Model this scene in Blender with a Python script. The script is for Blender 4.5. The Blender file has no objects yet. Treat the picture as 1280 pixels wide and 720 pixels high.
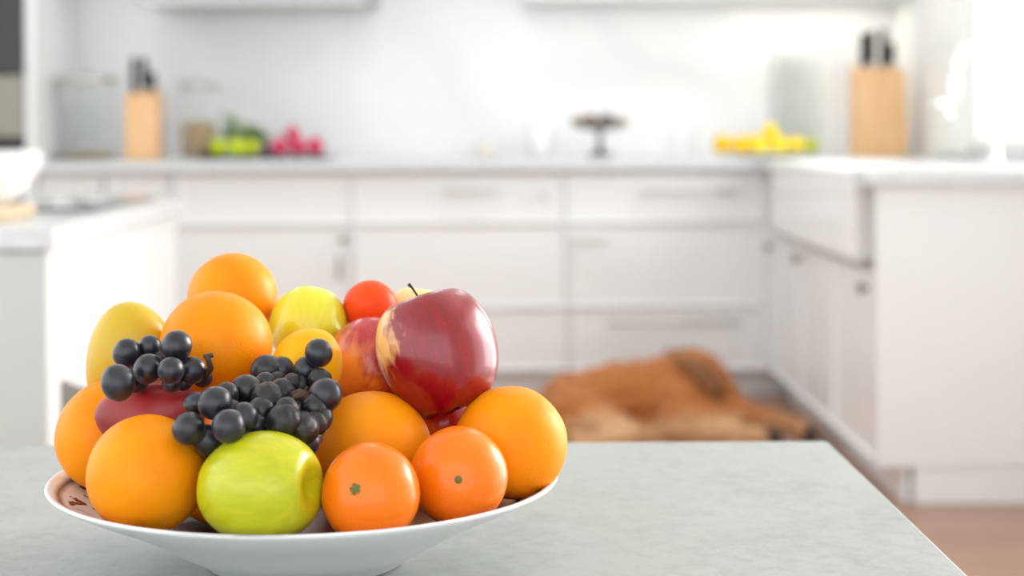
import bpy, bmesh, math, random
from mathutils import Vector, Matrix, Euler, noise
random.seed(7)
C = bpy.context.scene.collection
PI = math.pi
FPX, CX, CY, HC = 2000.0, 623.0, 160.0, 1.03       # focal length in pixels, principal point, camera height


def W(px, py, Y):
    return Vector(((px - CX) * Y / FPX, Y, HC - (py - CY) * Y / FPX))


# ------------------------------------------------------------------ helpers
def tag(o, label=None, cat=None, group=None, kind=None):
    if label: o['label'] = label
    if cat: o['category'] = cat
    if group: o['group'] = group
    if kind: o['kind'] = kind
    return o


def obj(name, bm, mat, parent=None, smooth=False, bevel=0, loc=None, rot=None, angle=40, subsurf=0):
    me = bpy.data.meshes.new(name)
    bm.normal_update()
    bm.to_mesh(me); bm.free()
    if smooth:
        for p in me.polygons: p.use_smooth = True
    o = bpy.data.objects.new(name, me); C.objects.link(o)
    me.materials.append(mat)
    if loc is not None: o.location = loc
    if rot is not None: o.rotation_euler = rot
    if parent: o.parent = parent
    if bevel:
        m = o.modifiers.new('bevel', 'BEVEL'); m.width = bevel; m.segments = 3; m.limit_method = 'ANGLE'
        m.angle_limit = math.radians(angle); m.harden_normals = False
    if subsurf:
        m = o.modifiers.new('subsurf', 'SUBSURF'); m.levels = subsurf; m.render_levels = subsurf
    return o


def thing(name, label, cat, loc=(0, 0, 0), group=None, rotz=0):
    o = bpy.data.objects.new(name, None); C.objects.link(o)
    o.location = loc; o.rotation_euler = (0, 0, rotz); o.empty_display_size = .05
    return tag(o, label, cat, group)


def rebase(o, p):
    """move the origin of a mesh to p without moving its shape"""
    p = Vector(p)
    o.data.transform(Matrix.Translation(-p)); o.location = p
    return o


def box(bm, x0, x1, y0, y1, z0, z1):
    v = [bm.verts.new((x, y, z)) for x in (x0, x1) for y in (y0, y1) for z in (z0, z1)]
    for q in ((0, 1, 3, 2), (4, 6, 7, 5), (0, 4, 5, 1), (2, 3, 7, 6), (0, 2, 6, 4), (1, 5, 7, 3)):
        bm.faces.new([v[i] for i in q])
    return v


def boxbm(*a):
    bm = bmesh.new(); box(bm, *a); return bm


def prism(pts, z0, z1):
    bm = bmesh.new()
    b = [bm.verts.new((x, y, z0)) for x, y in pts]
    t = [bm.verts.new((x, y, z1)) for x, y in pts]
    n = len(pts)
    bm.faces.new(b[::-1]); bm.faces.new(t)
    for i in range(n):
        bm.faces.new((b[i], b[(i + 1) % n], t[(i + 1) % n], t[i]))
    bmesh.ops.recalc_face_normals(bm, faces=bm.faces)
    return bm


def lathe(prof, seg=48, bm=None, c=(0, 0, 0)):
    bm = bm or bmesh.new()
    rings = []
    for r, z in prof:
        if r < 1e-6:
            rings.append([bm.verts.new((c[0], c[1], c[2] + z))])
        else:
            rings.append([bm.verts.new((c[0] + r * math.cos(2 * PI * i / seg), c[1] + r * math.sin(2 * PI * i / seg), c[2] + z)) for i in range(seg)])
    for a, b in zip(rings, rings[1:]):
        for i in range(seg):
            j = (i + 1) % seg
            if len(a) == 1 and len(b) == 1: continue
            if len(a) == 1: bm.faces.new((a[0], b[j], b[i]))
            elif len(b) == 1: bm.faces.new((a[i], a[j], b[0]))
            else: bm.faces.new((a[i], a[j], b[j], b[i]))
    bmesh.ops.recalc_face_normals(bm, faces=bm.faces)
    return bm


def tube(bm, pts, rad, seg=12, cap=True):
    pts = [Vector(p) for p in pts]
    n = len(pts)
    rads = rad if isinstance(rad, (list, tuple)) else [rad] * n
    rings = []
    up = Vector((0, 0, 1))
    d0 = (pts[1] - pts[0]).normalized()
    u = d0.orthogonal().normalized()
    for i, p in enumerate(pts):
        d = (pts[min(i + 1, n - 1)] - pts[max(i - 1, 0)]).normalized()
        u = (u - d * u.dot(d)).normalized()
        w = d.cross(u)
        rings.append([bm.verts.new(p + (u * math.cos(2 * PI * k / seg) + w * math.sin(2 * PI * k / seg)) * rads[i]) for k in range(seg)])
    for a, b in zip(rings, rings[1:]):
        for k in range(seg):
            bm.faces.new((a[k], a[(k + 1) % seg], b[(k + 1) % seg], b[k]))
    if cap:
        bm.faces.new(rings[0][::-1]); bm.faces.new(rings[-1])
    return bm


def grid_sphere(fn, nu=48, nv=32):
    """closed surface from fn(t, a): t 0..pi from the top, a 0..2pi"""
    bm = bmesh.new()
    top = bm.verts.new(fn(0, 0)); bot = bm.verts.new(fn(PI, 0))
    rings = [[bm.verts.new(fn(PI * j / nv, 2 * PI * i / nu)) for i in range(nu)] for j in range(1, nv)]
    for i in range(nu):
        k = (i + 1) % nu
        bm.faces.new((top, rings[0][i], rings[0][k]))
        bm.faces.new((bot, rings[-1][k], rings[-1][i]))
        for a, b in zip(rings, rings[1:]):
            bm.faces.new((a[i], b[i], b[k], a[k]))
    return bm


# ------------------------------------------------------------------ materials
class NT:
    def __init__(s, name):
        s.m = bpy.data.materials.new(name); s.m.use_nodes = True
        s.t = s.m.node_tree; s.b = s.t.nodes['Principled BSDF']; s.out = s.t.nodes['Material Output']
    def n(s, typ, **k):
        x = s.t.nodes.new(typ)
        for a, v in k.items():
            if a.startswith('i_'):
                key = a[2:]
                key = int(key) if key.isdigit() else key.replace('_', ' ')
                x.inputs[key].default_value = v
            else: setattr(x, a, v)
        return x
    def l(s, a, b): s.t.links.new(a, b)
    def co(s, kind='Object', scale=(1, 1, 1)):
        c = s.n('ShaderNodeTexCoord'); m = s.n('ShaderNodeMapping'); m.inputs['Scale'].default_value = scale
        s.l(c.outputs[kind], m.inputs[0]); return m.outputs[0]
    def noise(s, vec, scale, detail=3, rough=.5, dist=0):
        x = s.n('ShaderNodeTexNoise'); x.inputs['Scale'].default_value = scale; x.inputs['Detail'].default_value = detail
        x.inputs['Roughness'].default_value = rough; x.inputs['Distortion'].default_value = dist
        if vec is not None: s.l(vec, x.inputs['Vector'])
        return x.outputs['Fac']
    def ramp(s, fac, stops, interp='LINEAR'):
        x = s.n('ShaderNodeValToRGB'); x.color_ramp.interpolation = interp
        e = x.color_ramp.elements
        while len(e) < len(stops): e.new(.5)
        for i, (p, c) in enumerate(stops):
            e[i].position = p; e[i].color = (*c, 1) if len(c) == 3 else c
        s.l(fac, x.inputs[0]); return x.outputs[0]
    def mix(s, fac, a, b):
        x = s.n('ShaderNodeMix', data_type='RGBA')
        for i, v in ((0, fac), (6, a), (7, b)):
            if hasattr(v, 'is_linked'): s.l(v, x.inputs[i])
            elif i == 0: x.inputs[0].default_value = v
            else: x.inputs[i].default_value = (*v, 1)
        return x.outputs[2]
    def math(s, op, a, b=None, c=None, clamp=False):
        x = s.n('ShaderNodeMath', operation=op); x.use_clamp = clamp
        for i, v in enumerate((a, b, c)):
            if v is None: continue
            if hasattr(v, 'is_linked'): s.l(v, x.inputs[i])
            else: x.inputs[i].default_value = v
        return x.outputs[0]
    def xyz(s, vec):
        x = s.n('ShaderNodeSeparateXYZ'); s.l(vec, x.inputs[0]); return x.outputs
    def col(s, c):
        if hasattr(c, 'is_linked'): s.l(c, s.b.inputs['Base Color'])
        else: s.b.inputs['Base Color'].default_value = (*c, 1)
        return s
    def set(s, **k):
        for a, v in k.items():
            i = s.b.inputs[a.replace('_', ' ')]
            if hasattr(v, 'is_linked'): s.l(v, i)
            else: i.default_value = v
        return s
    def bump(s, h, strength=.3, dist=.001):
        x = s.n('ShaderNodeBump'); x.inputs['Strength'].default_value = strength; x.inputs['Distance'].default_value = dist
        s.l(h, x.inputs['Height']); s.l(x.outputs[0], s.b.inputs['Normal']); return s


def paint(name, c, rough=.4, var=.03, scale=6, **k):
    m = NT(name); v = m.co()
    n = m.noise(v, scale, 3)
    d = tuple(max(0, x * (1 - var)) for x in c)
    m.col(m.ramp(n, [(.3, d), (.7, c)])).set(Roughness=rough, **k)
    return m.m


def metal(name, c, rough=.25):
    m = NT(name); v = m.co(scale=(1, 1, 30)); n = m.noise(v, 20, 2)
    m.col(c).set(Metallic=1.0, Roughness=m.math('MULTIPLY_ADD', n, .12, rough - .06)); return m.m


def citrus(name, c_a, c_b, pore=520, sss=.06, strength=.4, coat=.06, rough=.45):
    m = NT(name); v = m.co()
    big = m.noise(v, 22, 3)
    vor = m.n('ShaderNodeTexVoronoi', feature='F1'); vor.inputs['Scale'].default_value = pore; m.l(v, vor.inputs['Vector'])
    pores = m.ramp(vor.outputs['Distance'], [(.05, (0, 0, 0)), (.4, (1, 1, 1))])
    base = m.ramp(big, [(.3, c_a), (.72, c_b)])
    m.col(base)
    m.set(Roughness=rough, Subsurface_Weight=sss, Subsurface_Scale=.006, Coat_Weight=coat, Coat_Roughness=.2, Specular_IOR_Level=.16)
    m.b.inputs['Subsurface Radius'].default_value = (1, .35, .1)
    hh = m.math('ADD', pores, m.math('MULTIPLY', m.noise(v, 120, 2), .8))
    m.bump(hh, strength, .0004)
    return m.m


M = {}
M['orange'] = citrus('orange_peel', (.95, .265, .002), (1.0, .36, .004))
M['orange_deep'] = citrus('orange_peel_deep', (.96, .26, .002), (1.0, .33, .003))
M['mandarin'] = citrus('mandarin_peel', (.92, .17, .002), (1.0, .23, .003), pore=430, strength=.5, coat=.5, rough=.36)
M['tangerine'] = citrus('red_orange_peel', (.80, .06, .008), (.86, .085, .012), pore=500, strength=.2)
M['lemon'] = citrus('lemon_peel', (.86, .50, .008), (.92, .62, .02), strength=.3)
M['golden'] = citrus('golden_lemon_peel', (.88, .40, .004), (.94, .50, .006), strength=.3)
M['lemon_pale'] = citrus('lemon_peel_pale', (.88, .66, .03), (.93, .78, .06), strength=.3)
M['lime'] = citrus('lime_peel', (.42, .52, .015), (.58, .66, .02), strength=.2)


def apple_mat(name, skin, streak, shoulder, sh_amt=.5, sh_dir=(0, 0, 1), speck=.15, coat=.45, low=None):
    """skin colours of an apple: streaks run from stem to calyx, a paler blush on one shoulder"""
    m = NT(name); v = m.co(scale=(1, 1, .22))
    st = m.noise(v, 210, 4, .6)
    v2 = m.co()
    big = m.noise(v2, 28, 3)
    c = m.mix(m.ramp(st, [(.38, (0, 0, 0)), (.68, (1, 1, 1))]), skin, streak)
    d = m.n('ShaderNodeVectorMath', operation='DOT_PRODUCT'); d.inputs[1].default_value = Vector(sh_dir).normalized(); m.l(v2, d.inputs[0])
    k = m.math('ADD', m.math('MULTIPLY', d.outputs['Value'], 22), m.math('MULTIPLY', m.math('SUBTRACT', big, .5), .9))
    k = m.math('ADD', k, m.math('MULTIPLY', m.math('SUBTRACT', st, .5), .5))
    f = m.ramp(k, [(sh_amt, (0, 0, 0)), (min(1, sh_amt + .28), (1, 1, 1))])
    c = m.mix(f, c, shoulder)
    if low:
        z = m.xyz(v2)[2]
        g = m.ramp(m.math('MULTIPLY_ADD', z, -16, m.math('MULTIPLY', big, .3)), [(.25, (0, 0, 0)), (.75, (1, 1, 1))])
        c = m.mix(g, c, low)
    vor = m.n('ShaderNodeTexVoronoi', feature='F1'); vor.inputs['Scale'].default_value = 260; m.l(v2, vor.inputs['Vector'])
    sp = m.ramp(vor.outputs['Distance'], [(.06, (speck,) * 3), (.14, (0, 0, 0))])
    c = m.mix(sp, c, (.9, .7, .45))
    m.col(c).set(Roughness=.3, Coat_Weight=coat, Coat_Roughness=.12, Subsurface_Weight=.05, Subsurface_Scale=.004)
    m.bump(m.noise(v2, 90, 2), .08, .0006)
    return m.m


M['apple_red'] = apple_mat('red_apple_skin', (.22, .001, .004), (.31, .002, .009), (.86, .46, .16), .80, (.85, -.55, .45), coat=.55, speck=.06)
M['apple_under'] = apple_mat('deep_red_apple_skin', (.30, .002, .006), (.45, .01, .01), (.7, .2, .05), .9, (0, 0, 1))
M['apple_pink'] = apple_mat('pink_red_apple_skin', (.42, .02, .03), (.55, .06, .04), (.80, .26, .03), .45, (.9, -.1, -.6), coat=.3)
M['apple_green'] = apple_mat('green_apple_skin', (.50, .52, .006), (.60, .59, .012), (.58, .58, .03), .7, (0, 0, 1), speck=.2, coat=.15)
M['apple_yellow'] = apple_mat('yellow_green_apple_skin', (.72, .68, .02), (.78, .74, .05), (.8, .72, .1), .7, (0, 0, 1), coat=.25)
M['apple_cream'] = apple_mat('pale_yellow_apple_skin', (.85, .66, .25), (.88, .74, .38), (.85, .55, .2), .7, (0, 0, 1), coat=.25)


def mango_mat(name, a, b, c):
    m = NT(name); v = m.co()
    x = m.xyz(v)
    k = m.math('MULTIPLY_ADD', x[2], 9, m.math('MULTIPLY_ADD', m.noise(v, 25, 3), .6, .2))
    m.col(m.ramp(k, [(.2, a), (.55, b), (.9, c)])).set(Roughness=.42, Coat_Weight=.15, Coat_Roughness=.3, Subsurface_Weight=.08, Subsurface_Scale=.004)
    m.bump(m.noise(v, 300, 2), .1, .0004); return m.m


M['mango_yellow'] = mango_mat('yellow_mango_skin', (.62, .33, .003), (.66, .40, .005), (.60, .42, .008))
M['mango_red'] = mango_mat('red_mango_skin', (.26, .012, .008), (.38, .015, .016), (.44, .025, .028))

g = NT('black_grape_skin'); v = g.co()
b1 = g.noise(v, 70, 4, .6)
g.col(g.ramp(b1, [(.35, (.004, .004, .007)), (.7, (.018, .021, .033))])).set(Roughness=g.math('MULTIPLY_ADD', b1, .25, .25), Coat_Weight=.35, Coat_Roughness=.3, Sheen_Weight=.10, Sheen_Roughness=.4)
g.b.inputs['Sheen Tint'].default_value = (.6, .7, .9, 1)
M['grape'] = g.m
g = NT('wrinkled_grape_skin'); v = g.co()
b1 = g.noise(v, 160, 4, .7, 1.5)
g.col(g.ramp(b1, [(.35, (.004, .003, .004)), (.7, (.018, .014, .015))])).set(Roughness=.4, Coat_Weight=.2, Coat_Roughness=.3)
g.bump(b1, .5, .0015); M['raisin'] = g.m
M['stem_brown'] = paint('brown_stem', (.07, .035, .015), .6, .4, 200)
M['stem_dark'] = paint('dark_stem', (.02, .014, .008), .6, .4, 200)
M['stem_green'] = paint('green_calyx', (.16, .17, .03), .6, .3, 300)
M['flesh'] = paint('dark_cut_flesh', (.16, .05, .012), .5, .4, 200)

# porcelain bowl with a brown brushed border inside the rim
g = NT('white_porcelain_with_brown_border'); v = g.co(); x = g.xyz(v)
r = g.math('SQRT', g.math('ADD', g.math('MULTIPLY', x[0], x[0]), g.math('MULTIPLY', x[1], x[1])))
w = g.n('ShaderNodeTexNoise'); w.inputs['Scale'].default_value = 16; w.inputs['Detail'].default_value = 4; g.l(v, w.inputs['Vector'])
rr = g.math('MULTIPLY_ADD', g.math('SUBTRACT', w.outputs['Fac'], .5), .010, r)
line = g.ramp(g.math('ABSOLUTE', g.math('SUBTRACT', rr, .1655)), [(.0008, (1, 1, 1)), (.0016, (0, 0, 0))])
band = g.math('LESS_THAN', g.math('ABSOLUTE', g.math('SUBTRACT', rr, .148)), .011)
blot = g.math('GREATER_THAN', g.noise(v, 42, 3, .6, 1.2), .56)
core = g.math('LESS_THAN', rr, g.math('MULTIPLY_ADD', x[0], .17, .128))
inside = g.math('GREATER_THAN', x[2], .0)
nz = g.n('ShaderNodeNewGeometry'); nn = g.xyz(nz.outputs['Normal'])
upf = g.math('GREATER_THAN', nn[2], .05)
mask = g.math('MULTIPLY', g.math('MAXIMUM', g.math('MAXIMUM', g.math('MULTIPLY', band, blot), line), core), upf, clamp=True)
g.col(g.mix(mask, (.88, .89, .89), (.07, .022, .012))).set(Roughness=.3, Coat_Weight=.15, Coat_Roughness=.1)
M['bowl'] = g.m

# quartz table top
g = NT('pale_quartz_stone'); v = g.co()
a = g.noise(v, 60, 6, .7); b_ = g.noise(v, 6, 4, .6, .6); c_ = g.noise(v, 420, 2, .6)
k = g.math('ADD', g.math('MULTIPLY', a, .5), g.math('ADD', g.math('MULTIPLY', b_, .35), g.math('MULTIPLY', c_, .15)))
g.col(g.ramp(k, [(.36, (.28, .30, .28)), (.5, (.36, .38, .36)), (.66, (.39, .407, .39))])).set(Roughness=.4)
M['quartz'] = g.m
g = NT('light_grey_worktop_stone'); v = g.co()
g.col(g.ramp(g.noise(v, 30, 5, .6), [(.3, (.62, .63, .63)), (.7, (.72, .73, .73))])).set(Roughness=.2)
M['worktop'] = g.m
# marble splashback
g = NT('white_marble'); v = g.co()
wv = g.n('ShaderNodeTexWave', wave_type='BANDS', bands_direction='DIAGONAL'); wv.inputs['Scale'].default_value = .8
wv.inputs['Distortion'].default_value = 5; wv.inputs['Detail'].default_value = 4; wv.inputs['Detail Scale'].default_value = 1.2; g.l(v, wv.inputs['Vector'])
g.col(g.ramp(wv.outputs['Color'], [(.0, (.79, .79, .80)), (.2, (.82, .82, .82)), (.8, (.84, .84, .84)), (1, (.86, .86, .86))])).set(Roughness=.22)
M['marble'] = g.m
M['white'] = paint('white_cabinet_lacquer', (.82, .82, .81), .35, .01)
M['wallpaint'] = paint('white_wall_paint', (.84, .84, .82), .7, .01)
M['ceilpaint'] = paint('ceiling_paint', (.86, .86, .85), .8, .01)
M['trim'] = paint('cream_window_paint', (.82, .81, .77), .4, .01)
M['ceramic'] = paint('white_glazed_ceramic', (.86, .86, .85), .12, .01)
M['cream'] = paint('cream_ceramic', (.78, .74, .66), .3, .04)
M['black_glass'] = paint('black_oven_glass', (.022, .022, .017), .25, .1)
M['black'] = paint('black_plastic', (.018, .015, .014), .38, .2, 60)
M['dark_metal'] = metal('aged_dark_metal', (.20, .18, .16), .4)
M['steel'] = metal('brushed_steel', (.62, .61, .58), .3)
M['taupe_steel'] = paint('taupe_oven_panel', (.30, .28, .235), .4, .05, Metallic=.3)
M['pewter'] = metal('dark_pewter', (.33, .32, .30), .3)
M['chrome'] = metal('polished_chrome', (.82, .83, .84), .1)
M['taupe'] = paint('taupe_leather', (.24, .21, .18), .55, .2, 40)
M['legwood'] = paint('dark_stool_wood', (.06, .04, .03), .5, .3, 40)
g = NT('pale_beech_wood'); v = g.co(scale=(10, 10, 1)); n_ = g.noise(v, 8, 4, .6, .4)
g.col(g.ramp(n_, [(.3, (.74, .42, .19)), (.7, (.86, .56, .29))])).set(Roughness=.42); M['beech'] = g.m
g = NT('board_wood'); v = g.co(scale=(1, 10, 10)); n_ = g.noise(v, 8, 4, .6, .4)
g.col(g.ramp(n_, [(.3, (.62, .44, .26)), (.7, (.76, .60, .42))])).set(Roughness=.5); M['board'] = g.m
# plank floor
g = NT('red_brown_plank_floor'); v = g.co()
br = g.n('ShaderNodeTexBrick'); br.offset = .37
for k, val in (('Color1', (.40, .21, .135, 1)), ('Color2', (.48, .27, .18, 1)), ('Mortar', (.20, .09, .05, 1)), ('Scale', 1.0), ('Mortar Size', .002), ('Brick Width', 1.6), ('Row Height', .14), ('Bias', .0)):
    br.inputs[k].default_value = val
g.l(v, br.inputs['Vector'])
gr = g.noise(g.co(scale=(2, 40, 1)), 3, 5, .6)
mx = g.n('ShaderNodeMix', data_type='RGBA', blend_type='MULTIPLY'); mx.inputs[0].default_value = .6
g.l(br.outputs['Color'], mx.inputs[6]); g.l(g.ramp(gr, [(.3, (.65, .6, .55)), (.7, (1, 1, 1))]), mx.inputs[7])
g.col(mx.outputs[2]).set(Roughness=.3); M['floor'] = g.m
# glass
g = NT('clear_glass'); g.set(Roughness=.03, Specular_IOR_Level=.6); g.col((.9, .93, .93))
lw = g.n('ShaderNodeLayerWeight'); lw.inputs['Blend'].default_value = .35
tr = g.n('ShaderNodeBsdfTransparent'); ms = g.n('ShaderNodeMixShader'); tr.inputs[0].default_value = (.99, 1, .995, 1)
g.l(g.math('MULTIPLY_ADD', lw.outputs['Facing'], .16, .015), ms.inputs[0]); g.l(tr.outputs[0], ms.inputs[1]); g.l(g.b.outputs[0], ms.inputs[2]); g.l(ms.outputs[0], g.out.inputs[0]); M['glass'] = g.m
g = NT('window_glass')
tr = g.n('ShaderNodeBsdfTransparent'); gl = g.n('ShaderNodeBsdfGlossy'); gl.inputs['Roughness'].default_value = .02
ms = g.n('ShaderNodeMixShader'); ms.inputs[0].default_value = .06; g.l(tr.outputs[0], ms.inputs[1]); g.l(gl.outputs[0], ms.inputs[2]); g.l(ms.outputs[0], g.out.inputs[0])
M['pane'] = g.m
g = NT('water'); g.set(Roughness=.0, IOR=1.33, Transmission_Weight=1.0); M['water'] = g.m
g = NT('ground_spice'); v = g.co(); g.col(g.ramp(g.noise(v, 200, 3), [(.3, (.22, .14, .07)), (.7, (.42, .29, .16))])).set(Roughness=.9); M['spice'] = g.m
g = NT('dark_cookies'); v = g.co(); g.col(g.ramp(g.noise(v, 60, 4), [(.3, (.10, .04, .02)), (.7, (.42, .20, .10))])).set(Roughness=.8); g.bump(g.noise(v, 120, 3), .6, .003); M['pastry'] = g.m
M['pastry_dark'] = paint('chocolate_pastry', (.06, .035, .022), .7, .4, 80)
g = NT('leaf_green'); v = g.co(); g.col(g.ramp(g.noise(v, 60, 3), [(.3, (.22, .34, .12)), (.7, (.46, .58, .30))])).set(Roughness=.5); M['leaf'] = g.m
M['pink'] = paint('pink_onion_skin', (.70, .035, .12), .35, .35, 40)
M['plum'] = paint('dark_plum_skin', (.07, .015, .02), .35, .3, 40)
M['front_shade'] = paint('island_front_shade_grey', (.56, .585, .565), .4, .02)  # shade put into the island's front colour; its side stays white
M['hood'] = paint('grey_hood_lacquer', (.42, .42, .43), .4, .02)
M['tray'] = paint('dark_slate_tray', (.08, .08, .085), .5, .2, 30)
g = NT('cooktop_glass'); v = g.co(); g.col(g.ramp(g.noise(v, 10, 2), [(.3, (.10, .115, .105)), (.7, (.14, .155, .145))])).set(Roughness=.12, Coat_Weight=.5, Coat_Roughness=.02); M['cooktop'] = g.m

# ------------------------------------------------------------------ the room
def struct(name, bm, m, parent=None, **k):
    o = obj(name, bm, m, parent, **k)
    if not parent: o['kind'] = 'structure'
    return o


XL, XR, YB, YN, ZC = -2.6, 1.66, 6.72, -2.2, 2.7
struct('floor', boxbm(XL - .15, XR + .14, YN, YB + .15, -.08, 0), M['floor'])
struct('ceiling', boxbm(XL - .15, XR + .14, YN, YB + .15, ZC, ZC + .08), M['ceilpaint'])
struct('wall_back', boxbm(XL - .15, XR + .14, YB, YB + .15, 0, ZC), M['marble'])
struct('wall_left', boxbm(XL - .15, XL, 4.6, YB, 0, ZC), M['wallpaint'])
# right wall with two window openings cut out
WIN = [(4.38, 5.46, .99, 2.35), (.9, 3.5, .30, 2.35)]
bm = bmesh.new()
x0, x1 = XR, XR + .14
ys = sorted([YN, YB] + [w[0] for w in WIN] + [w[1] for w in WIN])
zs = sorted({0, ZC, *[w[2] for w in WIN], *[w[3] for w in WIN]})
cache = {}
def V(x, y, z):
    k = (round(x, 4), round(y, 4), round(z, 4))
    if k not in cache: cache[k] = bm.verts.new(k)
    return cache[k]
def solid(y0, y1, z0, z1):
    yc, zc = (y0 + y1) / 2, (z0 + z1) / 2
    if yc < YN or yc > YB or zc < 0 or zc > ZC: return False
    return not any(w[0] < yc < w[1] and w[2] < zc < w[3] for w in WIN)
for i in range(len(ys) - 1):
    for j in range(len(zs) - 1):
        a, b, c, d = ys[i], ys[i + 1], zs[j], zs[j + 1]
        if not solid(a, b, c, d): continue
        bm.faces.new((V(x0, a, c), V(x0, a, d), V(x0, b, d), V(x0, b, c)))
        bm.faces.new((V(x1, a, c), V(x1, b, c), V(x1, b, d), V(x1, a, d)))
        pa, na = (ys[i - 1] if i else YN - 1), (ys[i + 2] if i + 2 < len(ys) else YB + 1)
        pc, nc = (zs[j - 1] if j else -1), (zs[j + 2] if j + 2 < len(zs) else ZC + 1)
        if not solid(pa, a, c, d): bm.faces.new((V(x0, a, c), V(x1, a, c), V(x1, a, d), V(x0, a, d)))
        if not solid(b, na, c, d): bm.faces.new((V(x0, b, c), V(x0, b, d), V(x1, b, d), V(x1, b, c)))
        if not solid(a, b, pc, c): bm.faces.new((V(x0, a, c), V(x0, b, c), V(x1, b, c), V(x1, a, c)))
        if not solid(a, b, d, nc): bm.faces.new((V(x0, a, d), V(x1, a, d), V(x1, b, d), V(x0, b, d)))
struct('wall_right', bm, M['wallpaint'])


def window(n, w, bars):
    y0, y1, z0, z1 = w
    e = bpy.data.objects.new('window_%d' % n, None); C.objects.link(e); e.location = (XR + .1, (y0 + y1) / 2, z0); e['kind'] = 'structure'
    def loc(bm): 
        bmesh.ops.translate(bm, vec=-Vector(e.location), verts=bm.verts); return bm
    t = .05
    bm = bmesh.new()
    a, b = XR + .07, XR + .12
    box(bm, a, b, y0, y0 + t, z0, z1); box(bm, a, b, y1 - t, y1, z0, z1)
    box(bm, a, b, y0 + t, y1 - t, z0, z0 + t); box(bm, a, b, y0 + t, y1 - t, z1 - t, z1)
    for q in bars: box(bm, a, b, q - .02, q + .02, z0 + t, z1 - t)
    obj('window_frame', loc(bm), M['trim'], e, bevel=.004)
    obj('window_pane', loc(boxbm(XR + .09, XR + .096, y0 + t, y1 - t, z0 + t, z1 - t)), M['pane'], e)
    # casing on the room side
    bm = bmesh.new(); c = .085; a, b = XR - .02, XR
    if n == 1: box(bm, a - .012, b, y1 + c + .001, y1 + .56, z0 - .06, z1 + c)
    box(bm, a, b, y0 - c, y0, z0, z1 + c); box(bm, a, b, y1, y1 + c, z0, z1 + c); box(bm, a, b, y0, y1, z1, z1 + c)
    obj('window_casing', loc(bm), M['trim'], e, bevel=.004)
    obj('window_sill', loc(boxbm(XR - .03, XR + .07, y0 - c, y1 + c, z0 - .03, z0 + .002)), M['trim'], e, bevel=.004)


window(1, WIN[0], [])
window(2, WIN[1], [2.2])

# ------------------------------------------------------------------ cabinets
Z0, Z1 = .10, .87


def shaker(w, h, t=.02, rail=.06, rec=.014):
    """front facing -Y, origin at its lower left corner"""
    bm = bmesh.new()
    v = box(bm, 0, w, 0, t, 0, h)
    f = [q for q in bm.faces if abs(q.calc_center_median().y) < 1e-6][0]
    r = bmesh.ops.inset_region(bm, faces=[f], thickness=rail, depth=0)
    r2 = bmesh.ops.inset_region(bm, faces=[f], thickness=.014, depth=0)
    bmesh.ops.translate(bm, vec=(0, rec, 0), verts=f.verts)
    bmesh.ops.recalc_face_normals(bm, faces=bm.faces)
    return bm


def bar_pull(L, off=.03, r=.006, vertical=False):
    bm = bmesh.new()
    a = (0, 0, 1) if vertical else (1, 0, 0)
    A = Vector(a)
    tube(bm, [A * -L / 2 + Vector((0, -off, 0)), A * L / 2 + Vector((0, -off, 0))], r, 10)
    for s in (-1, 1):
        tube(bm, [A * (s * (L / 2 - .015)) + Vector((0, -off, 0)), A * (s * (L / 2 - .015))], r * .8, 8)
    return bm


def knob_bm(r=.014):
    bm = lathe([(0, 0), (.005, 0), (.005, .012), (r, .018), (r, .024), (r * .7, .029), (0, .03)], 20)
    bmesh.ops.rotate(bm, cent=(0, 0, 0), matrix=Matrix.Rotation(PI / 2, 3, 'X'), verts=bm.verts)
    return bm


def base_cabinet(x0, x1, fronts, label, group=None, right_side=True, post=None):
    """fronts: (kind, x0, x1, z0, z1, [handle specs])"""
    yf = 6.08
    e = thing('base_cabinet', label, 'cabinet', ((x0 + x1) / 2, 6.4, 0), group)
    L = Vector(e.location)
    def loc(bm):
        bmesh.ops.translate(bm, vec=-L, verts=bm.verts); return bm
    obj('cabinet_body', loc(boxbm(x0 + .001, x1 - .001, yf + .0205, YB - .004, Z0, Z1)), M['white'], e)
    obj('toe_kick', loc(boxbm(x0 + .001, (post[1] + .08) if post else x1 - .001, yf + .075, yf + .095, 0.001, Z0)), M['white'], e)
    if post: obj('corner_post', loc(boxbm(post[0], post[1], yf, yf + .02, Z0, Z1)), M['white'], e)
    for kind, a, b, c, d, hs in fronts:
        f = obj(kind, shaker(b - a, d - c, rail=.07 if d - c > .22 else .04), M['white'], e, bevel=.0015, loc=Vector((a, yf, c)) - L)
        for hk, hx, hz, ln in hs:
            m = M['dark_metal'] if hk.startswith('dark') else M['steel']
            if 'knob' in hk: bmh = knob_bm()
            else: bmh = bar_pull(ln, vertical='vert' in hk)
            obj('knob' if 'knob' in hk else 'handle', bmh, m, f, smooth=True, loc=Vector((hx, yf, hz)) - Vector((a, yf, c)))
    return e


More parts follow.
